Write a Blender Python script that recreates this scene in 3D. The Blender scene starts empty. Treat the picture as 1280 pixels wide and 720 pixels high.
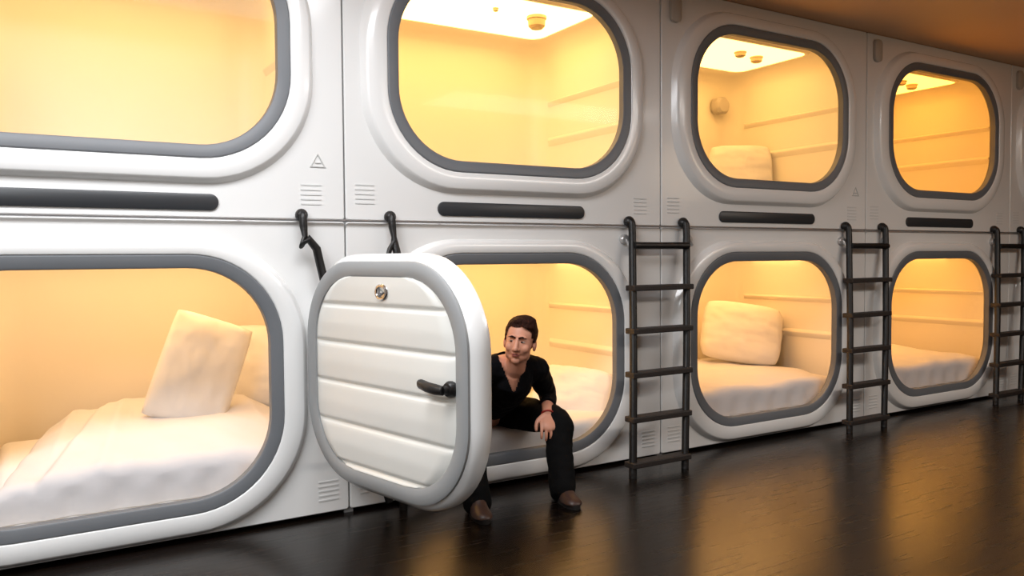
import bpy, bmesh, math, random
from mathutils import Vector, Matrix, noise
random.seed(4)
PI = math.pi
C = bpy.context.scene.collection
scene = bpy.context.scene

# ------------------------------------------------------------------ measures
X0, W = 1.182, 1.792          # left edge of the second column of pods, pod width
H = 1.27                      # height of the seam between the two rows
HC = 2.572                    # room ceiling
CAM = (0.0, -3.3194, 1.107)

# ------------------------------------------------------------------ materials
def srgb(r, g, b):
    f = lambda c: (c/255/12.92) if c/255 <= .04045 else ((c/255+.055)/1.055)**2.4
    return (f(r), f(g), f(b), 1)

def mat(name, col, rough=.5, metal=0, coat=0, noise_amt=0, noise_scale=8, bump=0, bump_scale=40, emit=None, strength=0, stretch=None, spec=None):
    m = bpy.data.materials.new(name); m.use_nodes = True
    nt = m.node_tree; b = nt.nodes['Principled BSDF']
    b.inputs['Base Color'].default_value = col
    b.inputs['Roughness'].default_value = rough
    b.inputs['Metallic'].default_value = metal
    b.inputs['Coat Weight'].default_value = coat
    b.inputs['Coat Roughness'].default_value = .12
    if spec is not None: b.inputs['Specular IOR Level'].default_value = spec
    tc = nt.nodes.new('ShaderNodeTexCoord')
    src = tc.outputs['Object']
    if stretch:
        mp = nt.nodes.new('ShaderNodeMapping'); mp.inputs['Scale'].default_value = stretch
        nt.links.new(src, mp.inputs['Vector']); src = mp.outputs['Vector']
    if noise_amt:
        n = nt.nodes.new('ShaderNodeTexNoise'); n.inputs['Scale'].default_value = noise_scale; n.inputs['Detail'].default_value = 5
        nt.links.new(src, n.inputs['Vector'])
        mx = nt.nodes.new('ShaderNodeMix'); mx.data_type = 'RGBA'
        mx.inputs[6].default_value = [c*(1-noise_amt) for c in col[:3]]+[1]
        mx.inputs[7].default_value = [min(1, c*(1+noise_amt)) for c in col[:3]]+[1]
        nt.links.new(n.outputs['Fac'], mx.inputs[0]); nt.links.new(mx.outputs[2], b.inputs['Base Color'])
    if bump:
        n2 = nt.nodes.new('ShaderNodeTexNoise'); n2.inputs['Scale'].default_value = bump_scale; n2.inputs['Detail'].default_value = 4
        nt.links.new(src, n2.inputs['Vector'])
        bp = nt.nodes.new('ShaderNodeBump'); bp.inputs['Strength'].default_value = bump; bp.inputs['Distance'].default_value = .01
        nt.links.new(n2.outputs['Fac'], bp.inputs['Height']); nt.links.new(bp.outputs['Normal'], b.inputs['Normal'])
    if emit:
        b.inputs['Emission Color'].default_value = emit; b.inputs['Emission Strength'].default_value = strength
    return m

M = {}
M['shell'] = mat('white_gloss_plastic', (.80, .80, .79, 1), .28, coat=.35, noise_amt=.02, noise_scale=3)
M['rim'] = mat('white_rim_plastic', (.83, .83, .82, 1), .24, coat=.4, noise_amt=.015, noise_scale=3)
M['gasket'] = mat('grey_rubber_gasket', srgb(108, 111, 115), .45, noise_amt=.05, noise_scale=15)
M['door_gasket'] = mat('light_grey_rubber', srgb(150, 152, 153), .42, noise_amt=.04, noise_scale=15)
M['door'] = mat('cream_white_door', (.78, .78, .74, 1), .35, coat=.2, noise_amt=.02, noise_scale=4)
M['cabin'] = mat('cream_cabin_plastic', (.86, .80, .68, 1), .45, noise_amt=.03, noise_scale=2.5)
M['slot'] = mat('black_slot_plastic', srgb(48, 50, 53), .4, noise_amt=.05)
M['groove'] = mat('grey_louvre_plastic', srgb(214, 215, 214), .5, noise_amt=.03)
M['backing'] = mat('dark_backing', srgb(120, 120, 120), .8, noise_amt=.1)
M['black'] = mat('black_powder_coat', srgb(17, 15, 15), .42, noise_amt=.15, noise_scale=30, bump=.15, bump_scale=120)
M['tread'] = mat('worn_black_tread', srgb(40, 34, 31), .6, noise_amt=.35, noise_scale=35, bump=.3, bump_scale=90)
M['steel'] = mat('brushed_steel', (.45, .45, .46, 1), .35, metal=.9, noise_amt=.1, noise_scale=30)
M['chrome'] = mat('chrome', (.62, .62, .63, 1), .18, metal=1, noise_amt=.03)
M['latch'] = mat('latch_metal', (.6, .6, .6, 1), .3, metal=.6, noise_amt=.05)
M['tan'] = mat('tan_grey_plastic', srgb(186, 178, 168), .5, noise_amt=.06)
M['fabric'] = mat('white_cotton', (.72, .70, .71, 1), .9, noise_amt=.02, bump=.25, bump_scale=14)
M['pillow'] = mat('white_pillow_cotton', (.82, .79, .76, 1), .9, noise_amt=.02, bump=.3, bump_scale=10)
M['mattress'] = mat('mattress_sheet', (.80, .79, .80, 1), .9, noise_amt=.03, bump=.2, bump_scale=18)
M['detector'] = mat('beige_detector', srgb(205, 180, 140), .5, noise_amt=.05)
M['skin'] = mat('skin', srgb(208, 148, 122), .5, noise_amt=.06, noise_scale=20)
M['lip'] = mat('lips', srgb(168, 92, 82), .5, noise_amt=.05)
M['hair'] = mat('dark_brown_hair', srgb(46, 22, 15), .75, spec=.15, noise_amt=.5, noise_scale=70, bump=1, bump_scale=60, stretch=(3, 1, .5))
M['sweater'] = mat('black_knit', srgb(11, 11, 15), .9, noise_amt=.2, noise_scale=60, bump=.5, bump_scale=35, spec=.15)
M['trousers'] = mat('black_cotton', srgb(10, 10, 11), .9, noise_amt=.2, noise_scale=50, bump=.5, bump_scale=25, spec=.15)
M['shoe'] = mat('dark_brown_leather', srgb(62, 42, 35), .42, noise_amt=.25, noise_scale=25)
M['sole'] = mat('black_rubber_sole', srgb(24, 20, 18), .8, noise_amt=.1)
M['eye'] = mat('eye_white', srgb(165, 150, 140), .5, noise_amt=.02)
M['iris'] = mat('dark_iris', srgb(30, 20, 14), .5, noise_amt=.1)
M['red'] = mat('red_band', srgb(150, 34, 26), .6, noise_amt=.1)
M['ceil'] = mat('ceiling_paint', srgb(226, 184, 146), .55, noise_amt=.05, noise_scale=1.5)
M['wall'] = mat('wall_paint', srgb(120, 104, 90), .8, noise_amt=.05, noise_scale=2)
M['emblem'] = mat('emblem_grey', srgb(196, 196, 194), .5, noise_amt=.02)
LAMP = {(1, 1): ((1, .60, .23, 1), 3.9), (2, 1): ((1, .60, .21, 1), 4.8), (3, 1): ((1, .55, .16, 1), 4.4), (4, 1): ((1, .45, .07, 1), 4.2), (5, 1): ((1, .45, .07, 1), 4.2),
        (1, 0): ((1, .60, .27, 1), 3.9), (2, 0): ((1, .56, .20, 1), 4.2), (3, 0): ((1, .52, .17, 1), 4.0), (4, 0): ((1, .47, .10, 1), 3.8), (5, 0): ((1, .47, .10, 1), 3.8)}
for k_, (c_, s_) in LAMP.items(): M['light%d%d' % k_] = mat('warm_light_panel', (.9, .8, .6, 1), .5, emit=c_, strength=s_)

def glass():
    m = bpy.data.materials.new('thin_clear_pane'); m.use_nodes = True; nt = m.node_tree; nt.nodes.clear()
    out = nt.nodes.new('ShaderNodeOutputMaterial'); mix = nt.nodes.new('ShaderNodeMixShader')
    tr = nt.nodes.new('ShaderNodeBsdfTransparent'); gl = nt.nodes.new('ShaderNodeBsdfGlossy'); gl.inputs['Roughness'].default_value = .03
    lw = nt.nodes.new('ShaderNodeLayerWeight'); lw.inputs['Blend'].default_value = .5
    pw = nt.nodes.new('ShaderNodeMath'); pw.operation = 'POWER'; pw.inputs[1].default_value = 4
    fr = nt.nodes.new('ShaderNodeMath'); fr.operation = 'MULTIPLY_ADD'; fr.inputs[1].default_value = .45; fr.inputs[2].default_value = .003
    nt.links.new(lw.outputs['Facing'], pw.inputs[0]); nt.links.new(pw.outputs[0], fr.inputs[0])
    n = nt.nodes.new('ShaderNodeTexNoise'); n.inputs['Scale'].default_value = 2
    cr = nt.nodes.new('ShaderNodeMapRange'); cr.inputs[3].default_value = .96; cr.inputs[4].default_value = 1
    nt.links.new(n.outputs['Fac'], cr.inputs[0]); nt.links.new(cr.outputs[0], tr.inputs['Color'])
    nt.links.new(fr.outputs[0], mix.inputs[0]); nt.links.new(tr.outputs[0], mix.inputs[1]); nt.links.new(gl.outputs[0], mix.inputs[2])
    nt.links.new(mix.outputs[0], out.inputs['Surface'])
    return m
M['glass'] = glass()

def floor_mat():
    m = bpy.data.materials.new('dark_wood_floor'); m.use_nodes = True; nt = m.node_tree; b = nt.nodes['Principled BSDF']
    tc = nt.nodes.new('ShaderNodeTexCoord')
    br = nt.nodes.new('ShaderNodeTexBrick'); br.inputs['Scale'].default_value = 1; br.inputs['Brick Width'].default_value = 1.4
    br.inputs['Row Height'].default_value = .16; br.inputs['Mortar Size'].default_value = .002
    br.inputs['Color1'].default_value = srgb(22, 14, 10); br.inputs['Color2'].default_value = srgb(17, 11, 8); br.inputs['Mortar'].default_value = srgb(10, 7, 6)
    mp = nt.nodes.new('ShaderNodeMapping'); mp.inputs['Scale'].default_value = (1.2, 14, 1)
    n = nt.nodes.new('ShaderNodeTexNoise'); n.inputs['Scale'].default_value = 3; n.inputs['Detail'].default_value = 8
    nt.links.new(tc.outputs['Object'], br.inputs['Vector']); nt.links.new(tc.outputs['Object'], mp.inputs['Vector']); nt.links.new(mp.outputs[0], n.inputs['Vector'])
    mx = nt.nodes.new('ShaderNodeMix'); mx.data_type = 'RGBA'; mx.blend_type = 'MULTIPLY'; mx.inputs[0].default_value = .6
    nt.links.new(br.outputs['Color'], mx.inputs[6]); nt.links.new(n.outputs['Color'], mx.inputs[7]); nt.links.new(mx.outputs[2], b.inputs['Base Color'])
    mr = nt.nodes.new('ShaderNodeMapRange'); mr.inputs[3].default_value = .20; mr.inputs[4].default_value = .32
    nt.links.new(n.outputs['Fac'], mr.inputs[0]); nt.links.new(mr.outputs[0], b.inputs['Roughness'])
    bp = nt.nodes.new('ShaderNodeBump'); bp.inputs['Strength'].default_value = .12; bp.inputs['Distance'].default_value = .004
    nt.links.new(n.outputs['Fac'], bp.inputs['Height']); nt.links.new(bp.outputs[0], b.inputs['Normal'])
    return m
M['floor'] = floor_mat()

# ------------------------------------------------------------------ mesh helpers
def obj(name, bm, m, parent=None, smooth=True, angle=40, bevel=0):
    me = bpy.data.meshes.new(name)
    bmesh.ops.recalc_face_normals(bm, faces=bm.faces)
    bm.to_mesh(me); bm.free()
    for f in me.polygons: f.use_smooth = smooth
    if smooth:
        try: me.set_sharp_from_angle(angle=math.radians(angle))
        except Exception: pass
    me.materials.append(m)
    o = bpy.data.objects.new(name, me); C.objects.link(o)
    if parent: o.parent = parent
    if bevel:
        b = o.modifiers.new('bevel', 'BEVEL'); b.width = bevel; b.segments = 2; b.limit_method = 'ANGLE'
    return o

def thing(name, label, cat, loc=(0, 0, 0), group=None):
    o = bpy.data.objects.new(name, None); C.objects.link(o); o.location = loc
    o['label'] = label; o['category'] = cat
    if group: o['group'] = group
    return o

def tag(o, label, cat, group=None):
    o['label'] = label; o['category'] = cat
    if group: o['group'] = group
    return o

def struct(name, bm, m):
    o = obj(name, bm, m, None, smooth=False); o['kind'] = 'structure'; return o

def add_box(bm, a, b):
    (x0, y0, z0), (x1, y1, z1) = a, b
    v = [bm.verts.new(p) for p in ((x0,y0,z0),(x1,y0,z0),(x1,y1,z0),(x0,y1,z0),(x0,y0,z1),(x1,y0,z1),(x1,y1,z1),(x0,y1,z1))]
    for f in ((0,3,2,1),(4,5,6,7),(0,1,5,4),(1,2,6,5),(2,3,7,6),(3,0,4,7)): bm.faces.new([v[i] for i in f])
    return v

def add_tube(bm, pts, r, seg=10, cap=True):
    pts = [Vector(p) for p in pts]
    rs = r if isinstance(r, (list, tuple)) else [r]*len(pts)
    rings = []; up = Vector((0.02, 0.3, 1)).normalized(); nrm = None
    for i, p in enumerate(pts):
        d = (pts[min(i+1, len(pts)-1)]-pts[max(i-1, 0)]).normalized()
        if nrm is None:
            nrm = d.cross(up)
            if nrm.length < .1: nrm = d.cross(Vector((1, 0, 0)))
        nrm = (nrm - d*nrm.dot(d)).normalized(); bi = d.cross(nrm)
        rings.append([bm.verts.new(p+(nrm*math.cos(2*PI*k/seg)+bi*math.sin(2*PI*k/seg))*rs[i]) for k in range(seg)])
    for a, b in zip(rings, rings[1:]):
        for k in range(seg): bm.faces.new((a[k], a[(k+1) % seg], b[(k+1) % seg], b[k]))
    if cap:
        bm.faces.new(rings[0][::-1]); bm.faces.new(rings[-1])

def arc(c, r, a0, a1, n, ax1, ax2):
    c = Vector(c); ax1 = Vector(ax1); ax2 = Vector(ax2)
    return [c+ax1*r*math.cos(a0+(a1-a0)*i/n)+ax2*r*math.sin(a0+(a1-a0)*i/n) for i in range(n+1)]

def rr(x0, x1, z0, z1, r, y, n=14):
    r = max(.0004, min(r, (x1-x0)/2-.001, (z1-z0)/2-.001))
    out = []
    for cx, cz, a in ((x1-r, z1-r, 0), (x0+r, z1-r, PI/2), (x0+r, z0+r, PI), (x1-r, z0+r, 3*PI/2)):
        for i in range(n+1):
            t = a+PI/2*i/n; out.append((cx+r*math.cos(t), y, cz+r*math.sin(t)))
    return out

def loft(bm, rings, cap0=False, cap1=False):
    R = [[bm.verts.new(p) for p in ring] for ring in rings]
    n = len(R[0])
    for a, b in zip(R, R[1:]):
        for k in range(n): bm.faces.new((a[k], a[(k+1) % n], b[(k+1) % n], b[k]))
    if cap0: bm.faces.new(R[0])
    if cap1: bm.faces.new(R[-1][::-1])
    return R

def box_ring(b, d, y, r):     # b=(x0,x1,z0,z1) grown outwards by d
    return rr(b[0]-d, b[1]+d, b[2]-d, b[3]+d, r, y)

# ------------------------------------------------------------------ the room
bm = bmesh.new(); add_box(bm, (-2.4, -5.0, -.1), (9.6, 1.4, 0)); struct('floor', bm, M['floor'])
bm = bmesh.new(); add_box(bm, (-2.4, -5.0, HC), (9.6, 1.4, HC+.1)); struct('ceiling', bm, M['ceil'])
bm = bmesh.new(); add_box(bm, (-2.5, -5.0, 0), (-2.4, 1.4, HC)); struct('wall_left', bm, M['wall'])
bm = bmesh.new(); add_box(bm, (9.6, -5.0, 0), (9.7, 1.4, HC)); struct('wall_right', bm, M['wall'])
bm = bmesh.new(); add_box(bm, (-2.4, -5.1, 0), (9.6, -5.0, HC)); struct('wall_front', bm, M['wall'])
bm = bmesh.new(); add_box(bm, (-2.4, 1.4, 0), (9.6, 1.5, HC)); struct('wall_back', bm, M['backing'])
# white wall panels that carry the bank of pods on beyond the frame
bm = bmesh.new(); add_box(bm, (-2.4, .0, 0), (X0-W-.004, .03, HC)); struct('trim_1', bm, M['shell'])
bm = bmesh.new(); add_box(bm, (X0+4*W+.004, .0, 0), (9.6, .03, HC)); struct('trim_2', bm, M['shell'])
# dark recessed backing seen through the joints between pods
bm = bmesh.new()
for k in range(0, 6):
    x = X0+(k-1)*W
    add_box(bm, (x-.02, .013, 0), (x+.02, .03, HC))
for k in range(5):
    add_box(bm, (X0+(k-1)*W+.021, .013, H-.02), (X0+k*W-.021, .03, H+.02))
struct('trim_3', bm, M['backing'])

# ------------------------------------------------------------------ sleeping pods
UP_WIN = (.19, 1.56, 1.50, 2.43); UP_RIM = (.075, 1.66, 1.405, 2.505)
LO_WIN = (.19, 1.51, .112, 1.13); LO_RIM = (.085, 1.615, .022, 1.195)

def make_pod(col, upper):
    ox = X0+(col-2)*W
    z0, z1 = (H, HC) if upper else (.0, H)
    win = UP_WIN if upper else LO_WIN; rim = UP_RIM if upper else LO_RIM
    RW = .36; RR = .44
    t = thing('sleeping_pod', '', 'sleeping pod', (ox, 0, z0), 'sleeping pods in the two-storey bank')
    P = []
    def part(name, bm, m, par=None, **k):
        bmesh.ops.translate(bm, verts=bm.verts, vec=(0, 0, -z0))
        o = obj(name, bm, m, par or t, **k); P.append(o); return o
    # front panel
    g = .0035
    a = z0+(.004 if upper else .018); b_ = z1-.004
    full = (g, W-g, a, b_)
    bm = bmesh.new()
    loft(bm, [rr(*full, .012, .012), rr(*full, .012, .004), rr(g+.004, W-g-.004, a+.004, b_-.004, .010, .0),
              rr(rim[0]+.03, rim[1]-.03, rim[2]+.03, rim[3]-.03, RR-.03, .0),
              rr(rim[0]+.03, rim[1]-.03, rim[2]+.03, rim[3]-.03, RR-.03, .012)])
    part('front_panel', bm, M['shell'], angle=30)
    # raised white rim around the window
    bm = bmesh.new()
    def mixr(f):
        return [rim[i]+(win[i]-rim[i])*f for i in range(4)]
    q = [(0, .002, RR), (.04, -.007, RR), (.14, -.030, RR-.006), (.21, -.043, RR-.010), (.27, -.048, RR-.016), (.6, -.049, (RR+RW)/2), (.95, -.050, RW+.004), (1.0, -.046, RW), (1.04, -.03, RW)]
    q = [(f, y*.74, r) for f, y, r in q]
    rings = []
    for f, y, r in q:
        m_ = mixr(f); rings.append(rr(*m_, r, y))
    loft(bm, rings)
    part('window_rim', bm, M['rim'], angle=50)
    # grey gasket
    bm = bmesh.new()
    loft(bm, [box_ring(win, .004, -.014, RW), box_ring(win, .0, -.030, RW), box_ring(win, -.007, -.036, RW-.007), box_ring(win, -.048, -.036, RW-.042),
              box_ring(win, -.054, -.031, RW-.048), box_ring(win, -.055, .002, RW-.049), box_ring(win, -.045, .009, RW-.04)])
    part('window_gasket', bm, M['gasket'], angle=40)
    # clear pane (the pod with the open door has none)
    if not (col == 2 and not upper):
        bm = bmesh.new()
        loft(bm, [box_ring(win, -.054, -.006, RW-.047), box_ring(win, -.054, -.001, RW-.047)], True, True)
        part('window_pane', bm, M['glass'], smooth=False)
    # cabin
    xl = .47 if col == 1 else .07
    xr = 1.72
    cz0, cz1 = (1.41, 2.475) if upper else (.115, 1.185)
    ia = (xl, xr, cz0, cz1)
    bm = bmesh.new()
    yb = 1.10
    inner = [win[0]+.046, win[1]-.046, win[2]+.046, win[3]-.046]
    if col == 1:
        inner2 = inner
        rings = [rr(*inner, RW-.04, .012), rr(.07, xr, cz0, cz1, .12, .018), rr(.07, xr, cz0, cz1, .12, .30), rr(xl-.08, xr, cz0, cz1, .12, .33), rr(xl-.03, xr, cz0, cz1, .12, .38)]
    else:
        rings = [rr(*inner, RW-.04, .012), rr(*ia, .12, .018)]
    rings += [rr(*ia, .12, y) for y in (.45, .8, yb-.13)]
    for k in range(1, 6):
        an = PI/2*k/5; d = .13*(1-math.cos(an)); rings.append(rr(xl+d, xr-d, cz0+d*.5, cz1-d*.5, .12, yb-.13+.13*math.sin(an)))
    loft(bm, rings, cap1=True)
    part('cabin_shell', bm, M['cabin'], angle=50)
    # horizontal ribs moulded on the end wall
    bm = bmesh.new()
    for zz, hh in ((.38, .014), (.62, .02)):
        z = cz1-zz
        lo = [(xr+.004, y, z-hh*2) for y in (.09, 1.0)]
        v = [bm.verts.new(p) for p in ((xr+.002, .09, z-hh*2), (xr+.002, .99, z-hh*2), (xr-.022, .96, z-.3*hh), (xr-.022, .12, z-.3*hh),
                                        (xr-.022, .96, z+.3*hh), (xr-.022, .12, z+.3*hh), (xr+.002, .99, z+hh), (xr+.002, .09, z+hh))]
        for f in ((0, 1, 2, 3), (3, 2, 4, 5), (5, 4, 6, 7)): bm.faces.new([v[i] for i in f])
    part('wall_rib', bm, M['cabin'], angle=60)
    # ceiling light: recessed bright panel with a lip
    lx0, lx1 = (max(xl, .10)+.05, 1.60)
    ly0, ly1 = .30, .93
    def hr(x0, x1, y0, y1, r, z):
        return [(p[0], p[2], z) for p in rr(x0, x1, y0, y1, r, 0, 6)]
    bm = bmesh.new(); loft(bm, [hr(lx0-.03, lx1+.03, ly0-.03, ly1+.03, .10, cz1+.002), hr(lx0-.02, lx1+.02, ly0-.02, ly1+.02, .095, cz1-.012), hr(lx0, lx1, ly0, ly1, .08, cz1-.010), hr(lx0, lx1, ly0, ly1, .08, cz1+.002)])
    fr = part('light_frame', bm, M['cabin'])
    bm = bmesh.new(); loft(bm, [hr(lx0+.001, lx1-.001, ly0+.001, ly1-.001, .08, cz1-.001), hr(lx0+.001, lx1-.001, ly0+.001, ly1-.001, .08, cz1-.006)], True, True)
    part('light_panel', bm, M['light%d%d' % (col, int(bool(upper)))])
    if not upper:            # added glowing strip standing in for the glow high on the end wall
        bm = bmesh.new(); add_box(bm, (xr-.022, .45, cz1-.115), (xr+.003, .90, cz1-.085))
        part('wall_glow', bm, M['light%d0' % col], smooth=False, bevel=.004)
    # small ceiling fittings
    def puck(x, y, r, h, name):
        bm = bmesh.new()
        prof = [(r*1.02, 0), (r*1.02, -h*.25), (r*.9, -h*.3), (r*.86, -h*.8), (r*.6, -h)]
        rings = [[(x+rad*math.cos(2*PI*k/20), y+rad*math.sin(2*PI*k/20), cz1-.004+z) for k in range(20)] for rad, z in prof]
        loft(bm, rings, True, True); part(name, bm, M['detector'])
    if upper:
        if col == 2:
            puck(1.33, .52, .055, .07, 'smoke_detector'); puck(1.05, .50, .016, .02, 'ceiling_knob')
        else:
            puck(1.15, .50, .040, .035, 'spot_lamp'); puck(1.35, .54, .044, .04, 'spot_lamp')
    else:
        puck(1.2, .55, .045, .03, 'spot_lamp')
    if upper and col == 3:
        bm = bmesh.new()
        y_ = yb-.12
        loft(bm, [rr(1.47, 1.60, 2.175, 2.30, .05, yb-.02), rr(1.47, 1.60, 2.175, 2.30, .05, y_+.05), rr(1.485, 1.585, 2.19, 2.285, .045, y_+.03)], False, True)
        part('reading_lamp', bm, M['tan'])
    # black slot beneath the upper windows
    if upper:
        bm = bmesh.new(); s = (.44, 1.27, 1.302, 1.366)
        loft(bm, [rr(*s, .032, .004), rr(*s, .032, -.007), rr(s[0]+.006, s[1]-.006, s[2]+.006, s[3]-.006, .026, -.010)], False, True)
        part('ventilation_slot', bm, M['slot'])
        # tan grip plate high on the left
        bm = bmesh.new(); gx = .06
        loft(bm, [rr(gx, gx+.075, 2.385, 2.53, .03, .003), rr(gx, gx+.075, 2.385, 2.53, .03, -.02), rr(gx+.012, gx+.063, 2.395, 2.52, .022, -.028)], False, True)
        part('grip_plate', bm, M['tan'])
    # louvres
    for vx, vz in (((.045, 1.345), (1.60, 1.335)) if upper else ((.05, .075), (1.655, .07))):
        bm = bmesh.new()
        for k in range(5):
            zz = vz+k*.020
            add_box(bm, (vx, -.0025, zz), (vx+.088, .002, zz+.006))
        part('louvre', bm, M['groove'], smooth=False)
    # triangular emblem
    if upper and col in (1, 3):
        bm = bmesh.new()
        ex = 1.675 if col == 1 else 1.68; ez = 1.515
        for (ax, az), (bx, bz) in (((-.034, -.02), (.034, -.02)), ((-.030, -.02), (0, .034)), ((.030, -.02), (0, .034)), ((-.012, -.004), (.014, -.004))):
            add_tube(bm, [(ex+ax, -.001, ez+az), (ex+bx, -.001, ez+bz)], .003, 6)
        part('emblem', bm, M['emblem'])
    # latches on the upper corners of the lower pods
    if not upper:
        for lx in ((1.53, .19) if col >= 2 else ()):
            if col == 2 and lx < 1: continue
            bm = bmesh.new()
            lz = 1.20
            loft(bm, [[(lx+r*math.cos(2*PI*k/16)*1.15, y, lz+r*math.sin(2*PI*k/16)) for k in range(16)] for r, y in ((.026, .004), (.026, -.016), (.02, -.024))], False, True)
            add_tube(bm, [(lx, -.02, lz), (lx+.012, -.034, lz-.035)], .008, 8)
            part('latch', bm, M['latch'])
    return t

labels = {
 (1, 1): 'large white upper pod at far left with empty amber-lit cabin and grey-edged window',
 (2, 1): 'upper white pod above the seated man, round detector on its lit cabin ceiling',
 (3, 1): 'upper white pod with reading lamp and pillow visible inside its glowing window',
 (4, 1): 'upper white pod with empty orange cabin, above the second full ladder from the left',
 (5, 1): 'upper white pod cut off by the right edge of the photo',
 (1, 0): 'large lower white pod at far left with rumpled bed and pillows behind its window',
 (2, 0): 'lower white pod with its door swung open and a man seated on the sill',
 (3, 0): 'lower white pod between two black ladders with two pillows leaning in the corner',
 (4, 0): 'lower white pod with orange cabin and a bare made bed, between the two rightmost ladders',
 (5, 0): 'lower white pod mostly cut off at the right edge behind the farthest ladder'}
pods = {}
for col in range(1, 6):
    for up in (1, 0):
        p = make_pod(col, up); p['label'] = labels[(col, up)]; pods[(col, up)] = p

# ------------------------------------------------------------------ the open door (part of the lower second pod)
pod2 = pods[(2, 0)]
DO = Vector((1.0, -.075, 0)); DD = Vector((.227, -.974, 0)).normalized(); DN = Vector((-DD.y*-1, 0, 0))
DN = Vector((DD.y, -DD.x, 0))          # outer face normal, towards the left of the picture
if DN.x > 0: DN = -DN
def dpt(p):                            # door space: x along the door, y outwards from the outer face, z up
    return DO+DD*p[0]+DN*p[1]+Vector((0, 0, p[2]))-pod2.location
def dobj(name, bm, m, par, **k):
    for v in bm.verts: v.co = dpt(v.co)
    return obj(name, bm, m, par, **k)
fd = (-.012, .988, .238, 1.098)
def drr(d, y, r): return box_ring(fd, d, y, r)
bm = bmesh.new()
loft(bm, [drr(-.012, -.004, .30), drr(.0, -.002, .31), drr(.012, -.012, .32), drr(.026, -.028, .335), drr(.028, -.068, .335), drr(.016, -.082, .325), drr(-.03, -.086, .29)], True, True)
door = dobj('door', bm, M['rim'], pod2, angle=45)
bm = bmesh.new()
loft(bm, [drr(.0, -.006, .31), drr(.0, .008, .31), drr(-.008, .013, .302), drr(-.052, .013, .262), drr(-.060, .008, .255), drr(-.060, -.003, .255)])
dobj('door_gasket', bm, M['door_gasket'], door)
# quilted face: five boards with soft grooves, one continuous skin
bm = bmesh.new()
fi = (fd[0]+.058, fd[1]-.058, fd[2]+.058, fd[3]-.058); rad = .255
lines = [.313, .468, .625, .781, .930]
def prof(z):
    d = min(abs(z-l) for l in lines)
    base = -.001+.012
    return base-.012*math.exp(-(d/.008)**2)+ .004*min(1, d/.07)
zs = []
z = fi[2]
while z < fi[3]:
    zs.append(z)
    z += .0035 if min(abs(z-l) for l in lines) < .02 else .012
zs.append(fi[3])
rows = []
for z in zs:
    ins = 0
    if z < fi[2]+rad: dz = fi[2]+rad-z; ins = rad-math.sqrt(max(0, rad*rad-dz*dz))
    if z > fi[3]-rad: dz = z-fi[3]+rad; ins = rad-math.sqrt(max(0, rad*rad-dz*dz))
    xa, xb = fi[0]+ins, fi[1]-ins
    row = []
    for k in range(25):
        t = k/24; e = min(t, 1-t)*(xb-xa)
        y = prof(z)
        if e < .03: y = -.001+(y+.001)*math.sqrt(max(0, 1-((.03-e)/.03)**2))
        if e < .075: y = y  # grooves run to the edge
        row.append(bm.verts.new((xa+(xb-xa)*t, y, z)))
    rows.append(row)
for a, b in zip(rows, rows[1:]):
    for k in range(24): bm.faces.new((a[k], a[k+1], b[k+1], b[k]))
dobj('door_face_panel', bm, M['door'], door, angle=80)
# handle
bm = bmesh.new()
rings = [[(.905+r*math.cos(2*PI*k/18), y, .672+r*math.sin(2*PI*k/18)) for k in range(18)] for r, y in ((.028, .004), (.028, .018), (.022, .028), (.014, .030), (.014, .048))]
loft(bm, rings, False, True)
add_tube(bm, [(.912, .050, .672), (.88, .056, .674), (.84, .056, .677), (.80, .052, .683), (.785, .046, .686)], [.016, .019, .018, .017, .012], 10)
dobj('door_handle', bm, M['black'], door)
# round badge: ring with a small play-like mark
bm = bmesh.new()
n = 28
rings = [[(.524+r*math.cos(2*PI*k/n)*1.1, y, .985+r*.8*math.sin(2*PI*k/n)) for k in range(n)] for r, y in ((.038, .008), (.038, .017), (.033, .021), (.025, .021), (.022, .014))]
loft(bm, rings, False, True)
dobj('door_badge', bm, M['chrome'], door)
bm = bmesh.new()
add_tube(bm, [(.512, .017, .972), (.512, .017, .998), (.540, .017, .985), (.512, .017, .972)], .0035, 6)
dobj('badge_mark', bm, M['steel'], door)
# black hinge arms from the pod rim to the back edge of the door
for z in (.30, 1.02):
    bm = bmesh.new()
    a = Vector((X0+.155, -.045, z)); b = dpt((.03, -.06, z))+pod2.location
    add_tube(bm, [a-pod2.location, Vector((X0+.10, -.09, z))-pod2.location, Vector((X0-.02, -.11, z))-pod2.location, b-pod2.location], .013, 8)
    obj('hinge_arm', bm, M['black'], door)

# ------------------------------------------------------------------ seam rail
bm = bmesh.new()
add_tube(bm, [(-2.38, -.016, H), (9.58, -.016, H)], .0055, 8)
for k in range(6):
    for dx in (-.45, .45):
        add_tube(bm, [(X0+(k-1)*W+W/2+dx, .002, H), (X0+(k-1)*W+W/2+dx, -.016, H)], .004, 6)
tag(obj('ladder_rail', bm, M['steel']), 'thin grey steel rail running along the seam between upper and lower pods', 'rail')

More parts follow.
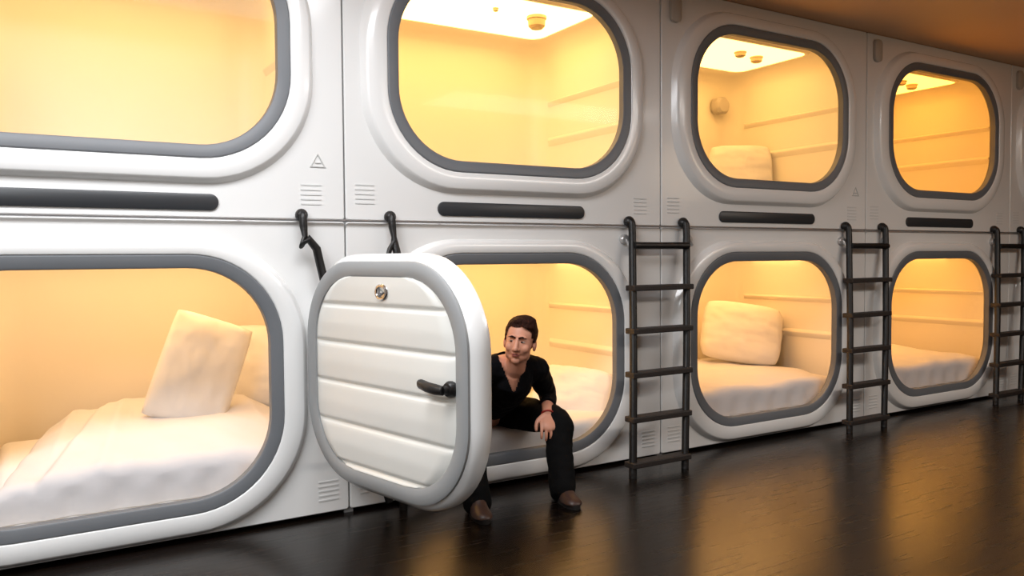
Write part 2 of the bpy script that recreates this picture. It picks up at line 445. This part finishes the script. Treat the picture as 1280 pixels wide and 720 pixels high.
# ------------------------------------------------------------------ ladders
def ladder(xt, yt, xb, yb, wid, label, wid2=.35):
    t = thing('ladder', label, 'ladder', (xb, yb, 0), 'black bunk ladders')
    base = Vector((xb, yb, 0))
    top = Vector((xt, yt, H-.03))
    for s in (0, 1):
        off = Vector((wid*s, 0, 0)); offb = Vector((wid2*s, 0, 0))
        bm = bmesh.new()
        p0 = base+offb; p1 = top+off
        hook = arc((p1.x, -.016-.0, H+.004), .026, PI*1.0, PI*-.05, 9, (0, 1, 0), (0, 0, 1))
        pts = [p0, p0.lerp(p1, .5), p1]+[Vector(h) for h in hook]
        pts[2] = Vector((p1.x, -.045, H-.05))
        add_tube(bm, [q-base for q in pts], .0200, 10)
        side = obj('side_rail', bm, M['black'], t)
        bm = bmesh.new()
        bmesh.ops.create_uvsphere(bm, u_segments=12, v_segments=8, radius=.030, matrix=Matrix.Translation(Vector((p1.x, -.018, H+.022))-base))
        obj('hook_cap', bm, M['black'], side)
        bm = bmesh.new()
        add_tube(bm, [Vector((p0.x, p0.y, .0))-base, Vector((p0.x, p0.y, .03))-base], .018, 10)
        obj('rubber_foot', bm, M['sole'], side)
    n = 6
    for k in range(n):
        f = (.065+k*.220)/(H-.03)
        c = base.lerp(top, f); wd = wid2+(wid-wid2)*f
        bm = bmesh.new()
        if k == n-1:
            add_tube(bm, [Vector((c.x, c.y, c.z))-base, Vector((c.x+wd, c.y, c.z))-base], .019, 10)
        else:
            x0, x1 = c.x-.02-base.x, c.x+wd+.02-base.x
            y0, y1 = c.y-.03-base.y, c.y+.045-base.y
            z = c.z
            v = loft(bm, [[(x, y0, z-.016), (x, y1, z-.016), (x, y1, z+.013), (x, y0, z+.013)] for x in (x0, x1)], True, True)
        obj('rung', bm, M['black'] if k == n-1 else M['tread'], t, smooth=(k == n-1), bevel=0 if k == n-1 else .005)
    return t
ladder(2.735, -.06, 2.565, -.25, .385, 'tall black ladder to the right of the seated man')
ladder(4.53, -.06, 4.35, -.19, .385, 'black ladder between the pillowed lower pod and the orange lower pod')
ladder(6.30, -.06, 6.07, -.17, .385, 'farthest black ladder, at the right edge of the photo')

# ladder hanging askew, mostly hidden behind the open door
t = thing('ladder', 'black ladder hanging askew behind the open white pod door', 'ladder', (1.38, -.08, 0), 'black bunk ladders')
B = Vector((1.38, -.08, 0))
sides = [([(.986, -.045, 1.245), (.99, -.05, 1.20), (.975, -.06, 1.165), (1.0, -.065, 1.19), (1.035, -.06, 1.15), (1.07, -.055, 1.0), (1.10, -.06, .9), (1.20, -.07, .5), (1.335, -.08, .045)], .986),
         ([(1.38, -.045, 1.245), (1.385, -.05, 1.20), (1.385, -.055, 1.17), (1.395, -.065, 1.12), (1.40, -.07, .6), (1.40, -.08, .0)], 1.38)]
for pts, hx in sides:
    bm = bmesh.new()
    hook = arc((hx, -.016, H+.004), .026, PI*-.05, PI*1.0, 9, (0, 1, 0), (0, 0, 1))
    full = [Vector(h) for h in hook]+[Vector(q) for q in pts]
    add_tube(bm, [q-B for q in full], [.016]*len(hook)+[.017]+[.012]+[.018]*(len(pts)-2), 10)
    side = obj('side_rail', bm, M['black'], t)
    bm = bmesh.new()
    bmesh.ops.create_uvsphere(bm, u_segments=12, v_segments=8, radius=.027, matrix=Matrix.Translation(Vector((hx, -.02, H+.02))-B))
    obj('hook_cap', bm, M['black'], side)
bm = bmesh.new()
add_tube(bm, [q-B for q in (Vector((1.385, -.06, 1.185)), Vector((1.36, -.062, 1.15)), Vector((1.335, -.065, 1.07)), Vector((1.33, -.07, 1.0)))], .011, 8)
obj('hook_fork', bm, M['black'], t)
for z, xa in ((.92, 1.095), (.72, 1.145), (.5, 1.20), (.28, 1.265)):
    bm = bmesh.new(); add_box(bm, (xa-B.x, -.02, z-.01), (1.40-B.x, .03, z+.01))
    obj('rung', bm, M['tread'], t, smooth=False, bevel=.004)

# ------------------------------------------------------------------ bedding
def displace(bm, amp, scale, seed=0, zonly=False):
    for v in bm.verts:
        q = v.co*scale+Vector((seed, seed*1.7, -seed))
        d = noise.noise_vector(q)*amp+noise.noise_vector(q*2.3)*amp*.4
        if zonly: v.co.z += d.z
        else: v.co += d

def slab(x0, x1, y0, y1, z0, z1, r, nx=40, ny=26, top=None):
    """soft-edged slab with a gridded top; top(x,y) adds height"""
    bm = bmesh.new()
    rows = []
    ex = [0, .15, .35, .6, 1]
    def lin(a, b, n):
        core = [a+r+(b-a-2*r)*i/n for i in range(n+1)]
        arc_ = [r*(1-math.cos(PI/2*i/5)) for i in range(5)]
        return [a+d for d in arc_]+core+[b-d for d in arc_[::-1]]
    X = lin(x0, x1, nx); Y = lin(y0, y1, ny)
    def drop(v, a, b):
        d = min(v-a, b-v)
        return 0 if d >= r else r-math.sqrt(max(0, r*r-(r-d)**2))
    for y in Y:
        rows.append([bm.verts.new((x, y, z1-min(r, math.hypot(drop(x, x0, x1), drop(y, y0, y1)))+(top(x, y) if top else 0))) for x in X])
    for a, b in zip(rows, rows[1:]):
        for k in range(len(X)-1): bm.faces.new((a[k], a[k+1], b[k+1], b[k]))
    loop = rows[0][:]+[r_[-1] for r_ in rows[1:]]+rows[-1][::-1][1:]+[r_[0] for r_ in rows[::-1][1:-1]]
    prev = loop
    for i in range(1, 5):
        cur = [bm.verts.new((v.co.x, v.co.y, v.co.z+(z0-v.co.z)*i/4)) for v in loop]
        for k in range(len(loop)): bm.faces.new((prev[k], cur[k], cur[(k+1) % len(loop)], prev[(k+1) % len(loop)]))
        prev = cur
    bm.faces.new(prev)
    return bm

def pillow(w, h, t, seed, label, loc, rot, group='white pillows in the pods', k=.20):
    bm = bmesh.new(); n = 26
    def f(u, v):
        e = max(0, (1-abs(u)**2.6))*max(0, (1-abs(v)**2.6)); return t/2*e**.42
    gr = {}
    for side in (1, -1):
        for i in range(n+1):
            for j in range(n+1):
                u, v = -1+2*i/n, -1+2*j/n
                edge = i in (0, n) or j in (0, n)
                if side == -1 and edge: gr[(side, i, j)] = gr[(1, i, j)]; continue
                pinch = math.sqrt(1-k*abs(u)**4); pinch2 = math.sqrt(1-k*abs(v)**4)
                p = Vector((u*w/2*pinch2, side*f(u, v), v*h/2*pinch))
                if not edge:
                    p.y += side*.012*noise.noise(Vector((u*2.2+seed, v*2.2, side*3)))+side*.006*noise.noise(Vector((u*6+seed, v*6, side*3)))
                gr[(side, i, j)] = bm.verts.new(p)
    for side in (1, -1):
        for i in range(n):
            for j in range(n):
                q = [gr[(side, i, j)], gr[(side, i+1, j)], gr[(side, i+1, j+1)], gr[(side, i, j+1)]]
                bm.faces.new(q if side == 1 else q[::-1])
    o = obj('pillow', bm, M['pillow'], angle=80)
    o.location = loc; o.rotation_euler = rot
    tag(o, label, 'pillow', group); return o

def fold(x, y, s):
    return .020*noise.noise(Vector((x*2.2+s, y*3.0, s)))+.010*noise.noise(Vector((x*6+s, y*7, s*2)))+.006*abs(noise.noise(Vector((x*10+y*6+s, y*3, s))))

def bed(col, z1, x0, x1, label_m, label_d, seed, dome, dx0=None, dx1=None):
    ox = X0+(col-2)*W
    bm = slab(ox+x0, ox+x1, .035 if col == 2 else .07, 1.0, .118, z1, .05, 20, 12)
    tag(obj('mattress', bm, M['mattress'], angle=60), label_m, 'mattress', 'mattresses in the pods')
    if label_d is None: return
    a = ox+(dx0 if dx0 is not None else x0)-.004; b = ox+(dx1 if dx1 is not None else x1)+.004
    def top(x, y):
        ty = (y-.06)/.94; tx = (x-a)/(b-a)
        return dome*math.sin(min(1, max(0, ty))*PI*.55)*min(1, 6*min(tx, 1-tx)+.2)+fold(x, y, seed)
    if col == 1:
        base_top = top
        def top(x, y):
            e = (x-(-.02+.22*y))/.05; e = max(0, min(1, e)); st = e*e*(3-2*e)
            d = abs(x-(.22+.10*y))
            return base_top(x, y)-.035*(1-st)+.012*math.exp(-(d/.03)**2)+.010*noise.noise(Vector((x*9+y*5, y*2, 3)))*(1 if x < .35 else .3)
    bm = slab(a, b, .062, 1.005, z1-.13, z1+.028, .05, 60 if col != 1 else 110, 40, top)
    if col == 1:
        for v in bm.verts: v.co.x += .20*max(0, v.co.y-.07)*max(0, 1-(v.co.x-a)/.8)
    for v in bm.verts:                       # hanging front edge ripples
        if v.co.y < .075 and v.co.z < z1-.03: v.co.y += .006*math.sin(v.co.x*38+seed)
    tag(obj('duvet', bm, M['fabric'], angle=80), label_d, 'duvet', 'white duvets in the pods')

bed(1, .285, .485, 1.68, 'white mattress in the large lower pod at far left', 'rumpled white duvet in the large lower pod at far left', 3, .125)
bed(2, .255, .12, 1.68, 'white mattress that the seated man is sitting on', None, 5, 0)
bed(3, .285, .12, 1.60, 'white mattress in the lower pod between the two black ladders', 'white duvet in the lower pod between the two black ladders', 8, .035)
bed(4, .285, .12, 1.55, 'white mattress in the orange lower pod at right', 'smooth white duvet in the orange lower pod at right', 12, .06)
bed(5, .285, .12, 1.55, 'white mattress in the lower pod cut off at the right edge', 'white duvet in the lower pod cut off at the right edge', 17, .06)
pillow(.36, .51, .13, 1, 'white pillow standing upright in front, in the large left lower pod', (.675, .58, .595), (math.radians(-14), math.radians(20), math.radians(-8)), k=.07)
pillow(.50, .42, .14, 2, 'white pillow behind the upright one, in the large left lower pod', (1.06, .80, .56), (math.radians(-14), math.radians(4), math.radians(-25)))
pillow(.46, .32, .15, 4, 'white pillow lying on the mattress to the right of the seated man', (2.66, .40, .335), (math.radians(-40), math.radians(4), math.radians(-52)))
pillow(.56, .44, .15, 6, 'white pillow in front, leaning in the corner of the pod between the ladders', (4.36, .70, .560), (math.radians(-20), math.radians(8), math.radians(-40)))
pillow(.46, .40, .14, 7, 'white pillow tucked behind another in the pod between the ladders', (4.56, .80, .54), (math.radians(-14), math.radians(10), math.radians(-60)))
# upper third pod: mattress and one pillow
bm = slab(X0+W+.12, X0+W+1.62, .09, 1.0, 1.413, 1.55, .05, 16, 10)
tag(obj('mattress', bm, M['mattress'], angle=60), 'white mattress in the upper pod with the reading lamp', 'mattress', 'mattresses in the pods')
pillow(.46, .36, .13, 9, 'white pillow standing in the upper pod with the reading lamp', (4.46, .80, 1.735), (math.radians(-10), 0, math.radians(-30)))

# ------------------------------------------------------------------ the seated man
def cap_chain(bm, pts, rads, seg=20, sub=6, flat=None):
    """rounded tapered limb through points; flat=(axis, factor) squashes the section"""
    pts = [Vector(p) for p in pts]
    P_, R_ = [], []
    n = len(pts)
    for i in range(n-1):
        p0 = pts[max(i-1, 0)]; p1 = pts[i]; p2 = pts[i+1]; p3 = pts[min(i+2, n-1)]
        for k in range(sub):
            t = k/sub
            P_.append(.5*((2*p1)+(p2-p0)*t+(2*p0-5*p1+4*p2-p3)*t*t+(3*p1-p0-3*p2+p3)*t**3))
            R_.append(rads[i]+(rads[i+1]-rads[i])*(3*t*t-2*t**3))
    P_.append(pts[-1]); R_.append(rads[-1])
    d0 = (P_[1]-P_[0]).normalized(); d1 = (P_[-1]-P_[-2]).normalized()
    pre = [(P_[0]-d0*R_[0]*math.sin(a), R_[0]*math.cos(a)) for a in (PI/2*.97, PI/3, PI/6)]
    post = [(P_[-1]+d1*R_[-1]*math.sin(a), R_[-1]*math.cos(a)) for a in (PI/6, PI/3, PI/2*.97)]
    allp = pre+list(zip(P_, R_))+post
    tmp = bmesh.new()
    add_tube(tmp, [a for a, _ in allp], [b for _, b in allp], seg)
    if flat:
        ax = Vector(flat[0]).normalized()
        c = lambda v: min(range(len(allp)), key=lambda i: (allp[i][0]-v).length)
        for v in tmp.verts:
            o = allp[c(v.co)][0]; d = v.co-o; v.co = o+d-ax*d.dot(ax)*(1-flat[1])
    me = bpy.data.meshes.new('t'); tmp.to_mesh(me); tmp.free(); bm.from_mesh(me); bpy.data.meshes.remove(me)

def ell(bm, c, r, rot=None, seg=24):
    if rot is not None and rot is RM: r = tuple(q*HS for q in r)
    m = Matrix.Translation(Vector(c)) @ (rot.to_4x4() if rot else Matrix.Identity(4)) @ Matrix.Diagonal((*r, 1))
    bmesh.ops.create_uvsphere(bm, u_segments=seg, v_segments=seg//2, radius=1, matrix=m)

def remeshed(name, bm, m, parent, voxel, smooth=4, wrinkle=None):
    me = bpy.data.meshes.new(name+'_src'); bm.to_mesh(me); bm.free()
    o = bpy.data.objects.new(name, me); C.objects.link(o)
    md = o.modifiers.new('r', 'REMESH'); md.mode = 'VOXEL'; md.voxel_size = voxel; md.use_smooth_shade = True
    sm = o.modifiers.new('s', 'SMOOTH'); sm.factor = .5; sm.iterations = smooth
    dg = bpy.context.evaluated_depsgraph_get(); dg.update()
    new = bpy.data.meshes.new_from_object(o.evaluated_get(dg))
    o.modifiers.clear(); o.data = new; bpy.data.meshes.remove(me)
    if wrinkle:
        nn = [v.normal.copy() for v in new.vertices]
        for v, n_ in zip(new.vertices, nn): v.co += n_*wrinkle(v.co)
    for f in new.polygons: f.use_smooth = True
    new.materials.clear(); new.materials.append(m)
    o.parent = parent
    return o

PB = Vector((1.98, .2, .238))
man = thing('person', 'man in black V-neck sweater and brown shoes seated on the pod sill', 'person', PB)
L = lambda *p: Vector(p)-PB
pel = L(1.98, .20, .345); sp1 = L(1.97, .10, .42); sp2 = L(1.955, -.01, .49); ch = L(1.935, -.10, .545); nk = L(1.92, -.175, .59)
shL = L(2.075, -.125, .572); elL = L(2.215, -.01, .425); wrL = L(2.105, -.175, .368)
shR = L(1.785, -.13, .592); elR = L(1.665, -.02, .45); wrR = L(1.600, -.18, .432)
hiL = L(2.07, .17, .335); knL = L(2.160, -.18, .325); anL = L(2.075, -.335, .085)
hiR = L(1.89, .17, .335); knR = L(1.665, -.19, .345); anR = L(1.65, -.29, .085)

# head frame
fw = Vector((-.54-.22, -.84+.02, .02)).normalized()   # facing the camera, turned to the left of the picture
upv = Vector((.16, .0, 1)); upv = (upv-fw*upv.dot(fw)).normalized()
rt = fw.cross(upv).normalized()     # his right/left axis; sign sorted below
rt = -rt if rt.x < 0 else rt         # rt points to his left (picture right)
HCn = L(1.916, -.235, .727)
RM = Matrix((rt, -fw, upv)).transposed()   # columns: x=his left, y=backwards, z=up
HS = .91
def hp(x, y, z): return HCn+RM @ (Vector((x, y, z))*HS)
def head_geo(bm):
    ell(bm, hp(0, .014, .026), (.074, .092, .084), RM, 32)          # cranium
    ell(bm, hp(0, -.026, -.020), (.065, .062, .078), RM, 28)        # face
    ell(bm, hp(0, -.036, -.072), (.047, .042, .034), RM, 24)        # jaw
    ell(bm, hp(0, -.066, -.092), (.022, .018, .018), RM, 16)        # chin
    for s in (-1, 1):
        ell(bm, hp(.036*s, -.062, -.028), (.024, .020, .024), RM, 16)   # cheekbones
        ell(bm, hp(.041*s, -.024, -.060), (.022, .036, .034), RM, 16)   # jaw corners
        ell(bm, hp(.024*s, -.080, .028), (.024, .011, .009), RM, 16)   # brow
        ell(bm, hp(.075*s, .010, -.014), (.010, .020, .031), RM, 16)   # ears
        ell(bm, hp(.011*s, -.092, -.036), (.009, .010, .008), RM, 12)  # nostril wings
    cap_chain(bm, [hp(0, -.084, .012), hp(0, -.096, -.012), hp(0, -.106, -.032)], [.008, .010, .012], 12, 4)
    ell(bm, hp(0, -.082, -.056), (.021, .010, .006), RM, 16); ell(bm, hp(0, -.080, -.067), (.019, .010, .006), RM, 16)

def hand(bm, wr, palm_dir, side_dir, thumb_sign, scale=.9, curl=.5):
    d = palm_dir.normalized(); s = (side_dir-d*side_dir.dot(d)).normalized(); n_ = d.cross(s).normalized()
    if n_.y > 0: n_ = -n_       # back of the hand towards the room
    k = scale
    pc = wr+d*.045*k
    cap_chain(bm, [wr-d*.01, wr+d*.02*k, wr+d*.075*k], [.025*k, .033*k, .040*k], 16, 4, flat=(n_, .45))
    for i, (off, ln, r) in enumerate(((-.036, .070, .0080), (-.0125, .080, .0085), (.0115, .076, .0082), (.034, .060, .0072))):
        b = wr+d*.078*k+s*off*k*thumb_sign*-1*-1
        dd = d; pts = [b-d*.02*k, b]
        q = b; ang = 0
        for j in range(3):
            ang += curl*(.35+.35*j)*(1+.12*i)
            dd = (d*math.cos(ang)-n_*math.sin(ang)).normalized()
            q = q+dd*ln*k*(.42, .32, .26)[j]; pts.append(q)
        cap_chain(bm, pts, [r*k*1.1, r*k*1.12, r*k*1.05, r*k, r*k*.85], 10, 3)
    tb = wr+d*.022*k-s*.024*k*thumb_sign
    t1 = tb+(d*.6-s*.75*thumb_sign-n_*.25).normalized()*.035*k
    t2 = t1+(d*.9-s*.3*thumb_sign-n_*.35).normalized()*.030*k
    t3 = t2+(d*1-n_*.4).normalized()*.022*k
    cap_chain(bm, [tb, t1, t2, t3], [.015*k, .0125*k, .011*k, .009*k], 12, 3)

hdL = Vector((-.045, -.080, -.085)); hdR = Vector((-.025, -.10, -.055))
bm = bmesh.new()
cap_chain(bm, [pel, sp1, sp2, ch], [.105, .095, .105, .11], 24, 5)
cap_chain(bm, [shR, (shR+shL)/2+Vector((0, .0, .012)), shL], [.05, .065, .05], 20, 5)
cap_chain(bm, [ch, nk, nk.lerp(hp(0, .01, -.05), .6), hp(0, .012, -.03)], [.07, .050, .046, .046], 20, 4)
for a, b, c in ((shL, elL, wrL), (shR, elR, wrR)):
    cap_chain(bm, [a, a.lerp(b, .4), b, b.lerp(c, .35), c], [.046, .042, .033, .036, .024], 18, 4)
for a, b, c in ((hiL, knL, anL), (hiR, knR, anR)):
    cap_chain(bm, [a, a.lerp(b, .5), b, b.lerp(c, .35), c], [.078, .066, .048, .048, .033], 18, 4)
    cap_chain(bm, [c, c+(Vector((-.012, -.05, -.045)))], [.030, .022], 14, 3)
head_geo(bm)
hand(bm, wrL, hdL, Vector((.85, -.5, -.1)), 1, .92, .45)
hand(bm, wrR, hdR, Vector((.95, 0, 0)), -1, .92, .5)
body = remeshed('body', bm, M['skin'], man, .0032, 3)

# face details
for s in (-1, 1):
    bm = bmesh.new(); ell(bm, hp(.028*s, -.0745, .004), (.0125, .0085, .0042), RM, 16); e = obj('eye', bm, M['eye'], man)
    bm = bmesh.new(); ell(bm, hp(.027*s-.002, -.0815, .004), (.0062, .0030, .0044), RM, 12); obj('iris', bm, M['iris'], e)
    bm = bmesh.new()
    cap_chain(bm, [hp(.010*s, -.088, .022), hp(.026*s, -.089, .028), hp(.044*s, -.079, .023)], [.0035, .0042, .0026], 8, 4)
    obj('eyebrow', bm, M['hair'], man)
bm = bmesh.new()
cap_chain(bm, [hp(-.020, -.084, -.060), hp(-.010, -.091, -.057), hp(0, -.0925, -.059), hp(.010, -.091, -.057), hp(.020, -.084, -.060)], [.0015, .003, .0026, .003, .0015], 8, 3)
cap_chain(bm, [hp(-.018, -.084, -.064), hp(0, -.090, -.066), hp(.018, -.084, -.064)], [.0015, .0036, .0015], 8, 4)
obj('mouth', bm, M['lip'], man)
# hair: short back and sides with a raised swept front
bm = bmesh.new()
ell(bm, hp(0, .024, .042), (.083, .096, .088), RM, 32)
ell(bm, hp(.018, .0, .098), (.056, .060, .036), RM, 24)
for i in range(26):
    a = random.random()*2*PI; el = random.uniform(.5, 1.5)
    c = hp(.066*math.cos(a)*math.cos(el*.9)+.006, .012+.074*math.sin(a)*math.cos(el*.9), .050+.052*math.sin(el))
    ell(bm, c, (.026, .024, .016), RM, 10)
for i in range(7):
    u = -1+2*i/6
    ell(bm, hp(.048*u+.006, -.044+.024*u*u, .104-.022*u*u), (.020, .028, .018), RM, 10)
for s in (-1, 1): ell(bm, hp(.072*s, .004, .016), (.010, .020, .036), RM, 12)
ell(bm, hp(0, .074, -.02), (.056, .036, .05), RM, 16)
me = bpy.data.meshes.new('h'); bm.to_mesh(me); bm.free()
hairbm = bmesh.new(); hairbm.from_mesh(me); bpy.data.meshes.remove(me)
hair = remeshed('hair', hairbm, M['hair'], man, .005, 2, lambda c: .0025*noise.noise(c*70))
# cut the hair away from the face
hb = bmesh.new(); hb.from_mesh(hair.data)
dele = []
RMi = RM.inverted()
for v in hb.verts:
    q = (RMi @ (v.co-HCn))/HS
    line = .068+.004*math.sin(q.x*90)+.006*math.sin(q.x*37+1)-.10*q.x-.9*max(0, abs(q.x)-.05)
    if (q.y < -.040 and q.z < line) or (q.y < -.010 and q.z < .0) or (q.z < .02 and q.y < -.022): dele.append(v)
bmesh.ops.delete(hb, geom=dele, context='VERTS'); hb.to_mesh(hair.data); hb.free()

wr_f = lambda amp, sc: (lambda c: amp*noise.noise(c*sc)+amp*.5*noise.noise(c*sc*2.4))
bm = bmesh.new()
cap_chain(bm, [pel+Vector((0, -.01, .035)), sp1, sp2, ch], [.112, .108, .122, .122], 24, 5)
cap_chain(bm, [shR, (shR+shL)/2+Vector((0, .0, .010)), shL], [.064, .078, .064], 20, 5)
cap_chain(bm, [ch, nk+Vector((0, .006, -.012))], [.085, .060], 20, 4)
cL = elL.lerp(wrL, .55); cR = elR.lerp(wrR, .55)
for a, b, c in ((shL, elL, cL), (shR, elR, cR)):
    cap_chain(bm, [a, a.lerp(b, .4), b, c], [.060, .056, .047, .040], 18, 4)
sweater = remeshed('sweater', bm, M['sweater'], man, .006, 3, wr_f(.006, 16))
# V neck and open cuffs
hb = bmesh.new(); hb.from_mesh(sweater.data); dele = []
fdir = Vector((-.45, -.86, 0)).normalized(); sdir = Vector((.86, -.45, 0))
vc = nk
for v in hb.verts:
    d = v.co-vc
    fwd = d.dot(fdir); sd = d.dot(sdir); h = d.z
    if fwd > -.03 and abs(sd+.004) < .040*max(0, (h+.105)/.105) and h > -.105: dele.append(v); continue
    if h > .012 and math.hypot(v.co.x-vc.x, v.co.y-vc.y) < .059: dele.append(v); continue
    for a, b in ((elL, cL), (elR, cR)):
        ax = (b-a).normalized()
        if (v.co-b).dot(ax) > .018 and (v.co-b).length < .06: dele.append(v); break
bmesh.ops.delete(hb, geom=list(set(dele)), context='VERTS'); hb.to_mesh(sweater.data); hb.free()
so = sweater.modifiers.new('solid', 'SOLIDIFY'); so.thickness = .005; so.offset = -1
for c, e in ((cL, elL), (cR, elR)):
    bm = bmesh.new()
    ax = (c-e).normalized(); cap = c+ax*.016
    u = ax.cross(Vector((0, 0, 1))).normalized(); w_ = ax.cross(u)
    add_tube(bm, [cap+(u*math.cos(a)+w_*math.sin(a))*.036 for a in [2*PI*k/20 for k in range(21)]], .0075, 8)
    obj('cuff', bm, M['sweater'], sweater)

bm = bmesh.new()
cap_chain(bm, [hiR+Vector((.01, .02, .01)), pel+Vector((0, .02, 0)), hiL+Vector((-.01, .02, .01))], [.098, .105, .098], 22, 4)
for a, b, c in ((hiL, knL, anL), (hiR, knR, anR)):
    cap_chain(bm, [a, a.lerp(b, .5), b, b.lerp(c, .35), b.lerp(c, .7), c+(c-b)*.15], [.092, .082, .064, .064, .062, .062], 20, 5)
tr = remeshed('trousers', bm, M['trousers'], man, .006, 3, wr_f(.006, 14))

def shoe(ank, toe_dir):
    td = Vector(toe_dir); td.z = 0; td.normalize(); sd = td.cross(Vector((0, 0, 1)))
    g = Vector((ank.x, ank.y, -PB.z))
    secs = [(-.060, .022, .06), (-.052, .036, .12), (-.020, .045, .135), (.025, .042, .130), (.050, .040, .095), (.075, .040, .070), (.11, .044, .054), (.145, .040, .046), (.168, .026, .036), (.176, .012, .026)]
    bm = bmesh.new(); rings = []
    for f, w_, h in secs:
        ring = []
        for k in range(16):
            a = 2*PI*k/16; x = w_*math.cos(a); z = max(0.0, math.sin(a))*(h-.022)+.020 if math.sin(a) > 0 else .020+.004*math.sin(a)
            ring.append(tuple(g+td*f+sd*x+Vector((0, 0, z))))
        rings.append(ring)
    loft(bm, rings, True, True)
    s = obj('shoe', bm, M['shoe'], man, angle=60)
    bm = bmesh.new(); n = 24; pr = []
    for k in range(n):
        a = 2*PI*k/n; u = math.cos(a); fpos = .060+.120*u; wdt = (.040+.006*u)*math.sin(a)
        pr.append((fpos, wdt))
    loft(bm, [[tuple(g+td*a+sd*b+Vector((0, 0, z))) for a, b in pr] for z in (.001, .022)], True, True)
    obj('sole', bm, M['sole'], s, angle=40)
shoe(anL, (-.25, -1, 0)); shoe(anR, (-.28, -1, 0))
bm = bmesh.new()
ax = hdL.normalized(); c = wrL.lerp(wrL+hdL, .10)
u = ax.cross(Vector((0, 0, 1))).normalized(); w_ = ax.cross(u)
add_tube(bm, [wrL+ax*.004+(u*math.cos(a)*.027+w_*math.sin(a)*.024) for a in [2*PI*k/24 for k in range(25)]], .0045, 8)
obj('bracelet', bm, M['red'], man)

# ------------------------------------------------------------------ lights of the room
def area(name, loc, size, energy, col, rot=(0, 0, 0)):
    l = bpy.data.lights.new(name, 'AREA'); l.shape = 'RECTANGLE'; l.size, l.size_y = size; l.energy = energy; l.color = col
    o = bpy.data.objects.new(name, l); C.objects.link(o); o.location = loc; o.rotation_euler = rot; return o
area('ceiling_lamp', (.1, -1.25, HC-.03), (2.8, .7), 86, (.95, .97, 1))
area('ceiling_lamp', (-1.5, -3.2, HC-.03), (1.2, 1.6), 98, (.90, .96, 1))
area('ceiling_lamp', (4.4, -3.2, HC-.03), (2.4, .7), 75, (1, .93, .86))
pl = bpy.data.lights.new('warm_fill', 'POINT'); pl.energy = 16; pl.color = (1, .78, .56); pl.shadow_soft_size = .3  # added warm fill to brighten the ceiling and right-hand walls, no visible fixture
po = bpy.data.objects.new('warm_fill', pl); C.objects.link(po); po.location = (5.6, -2.6, 1.95)

w = bpy.data.worlds.new('World'); scene.world = w; w.use_nodes = True
w.node_tree.nodes['Background'].inputs[0].default_value = (.02, .018, .016, 1)

# ------------------------------------------------------------------ camera
yaw, pit, rol = .5464, .037988, -.0075823
F = Vector((math.sin(yaw)*math.cos(pit), math.cos(yaw)*math.cos(pit), -math.sin(pit)))
R = Vector((math.cos(yaw), -math.sin(yaw), 0)); U = R.cross(F)
R2 = R*math.cos(rol)+U*math.sin(rol); U2 = -R*math.sin(rol)+U*math.cos(rol)
cam = bpy.data.cameras.new('camera'); cam.sensor_width = 36; cam.lens = 1000/1280*36; cam.clip_start = .05
co = bpy.data.objects.new('camera', cam); C.objects.link(co)
co.matrix_world = Matrix.Translation(CAM) @ Matrix((R2, U2, -F)).transposed().to_4x4()
scene.camera = co
scene.view_settings.view_transform = 'Standard'; scene.view_settings.look = 'None'
scene.view_settings.exposure = 0; scene.view_settings.gamma = 1; scene.view_settings.use_curve_mapping = False
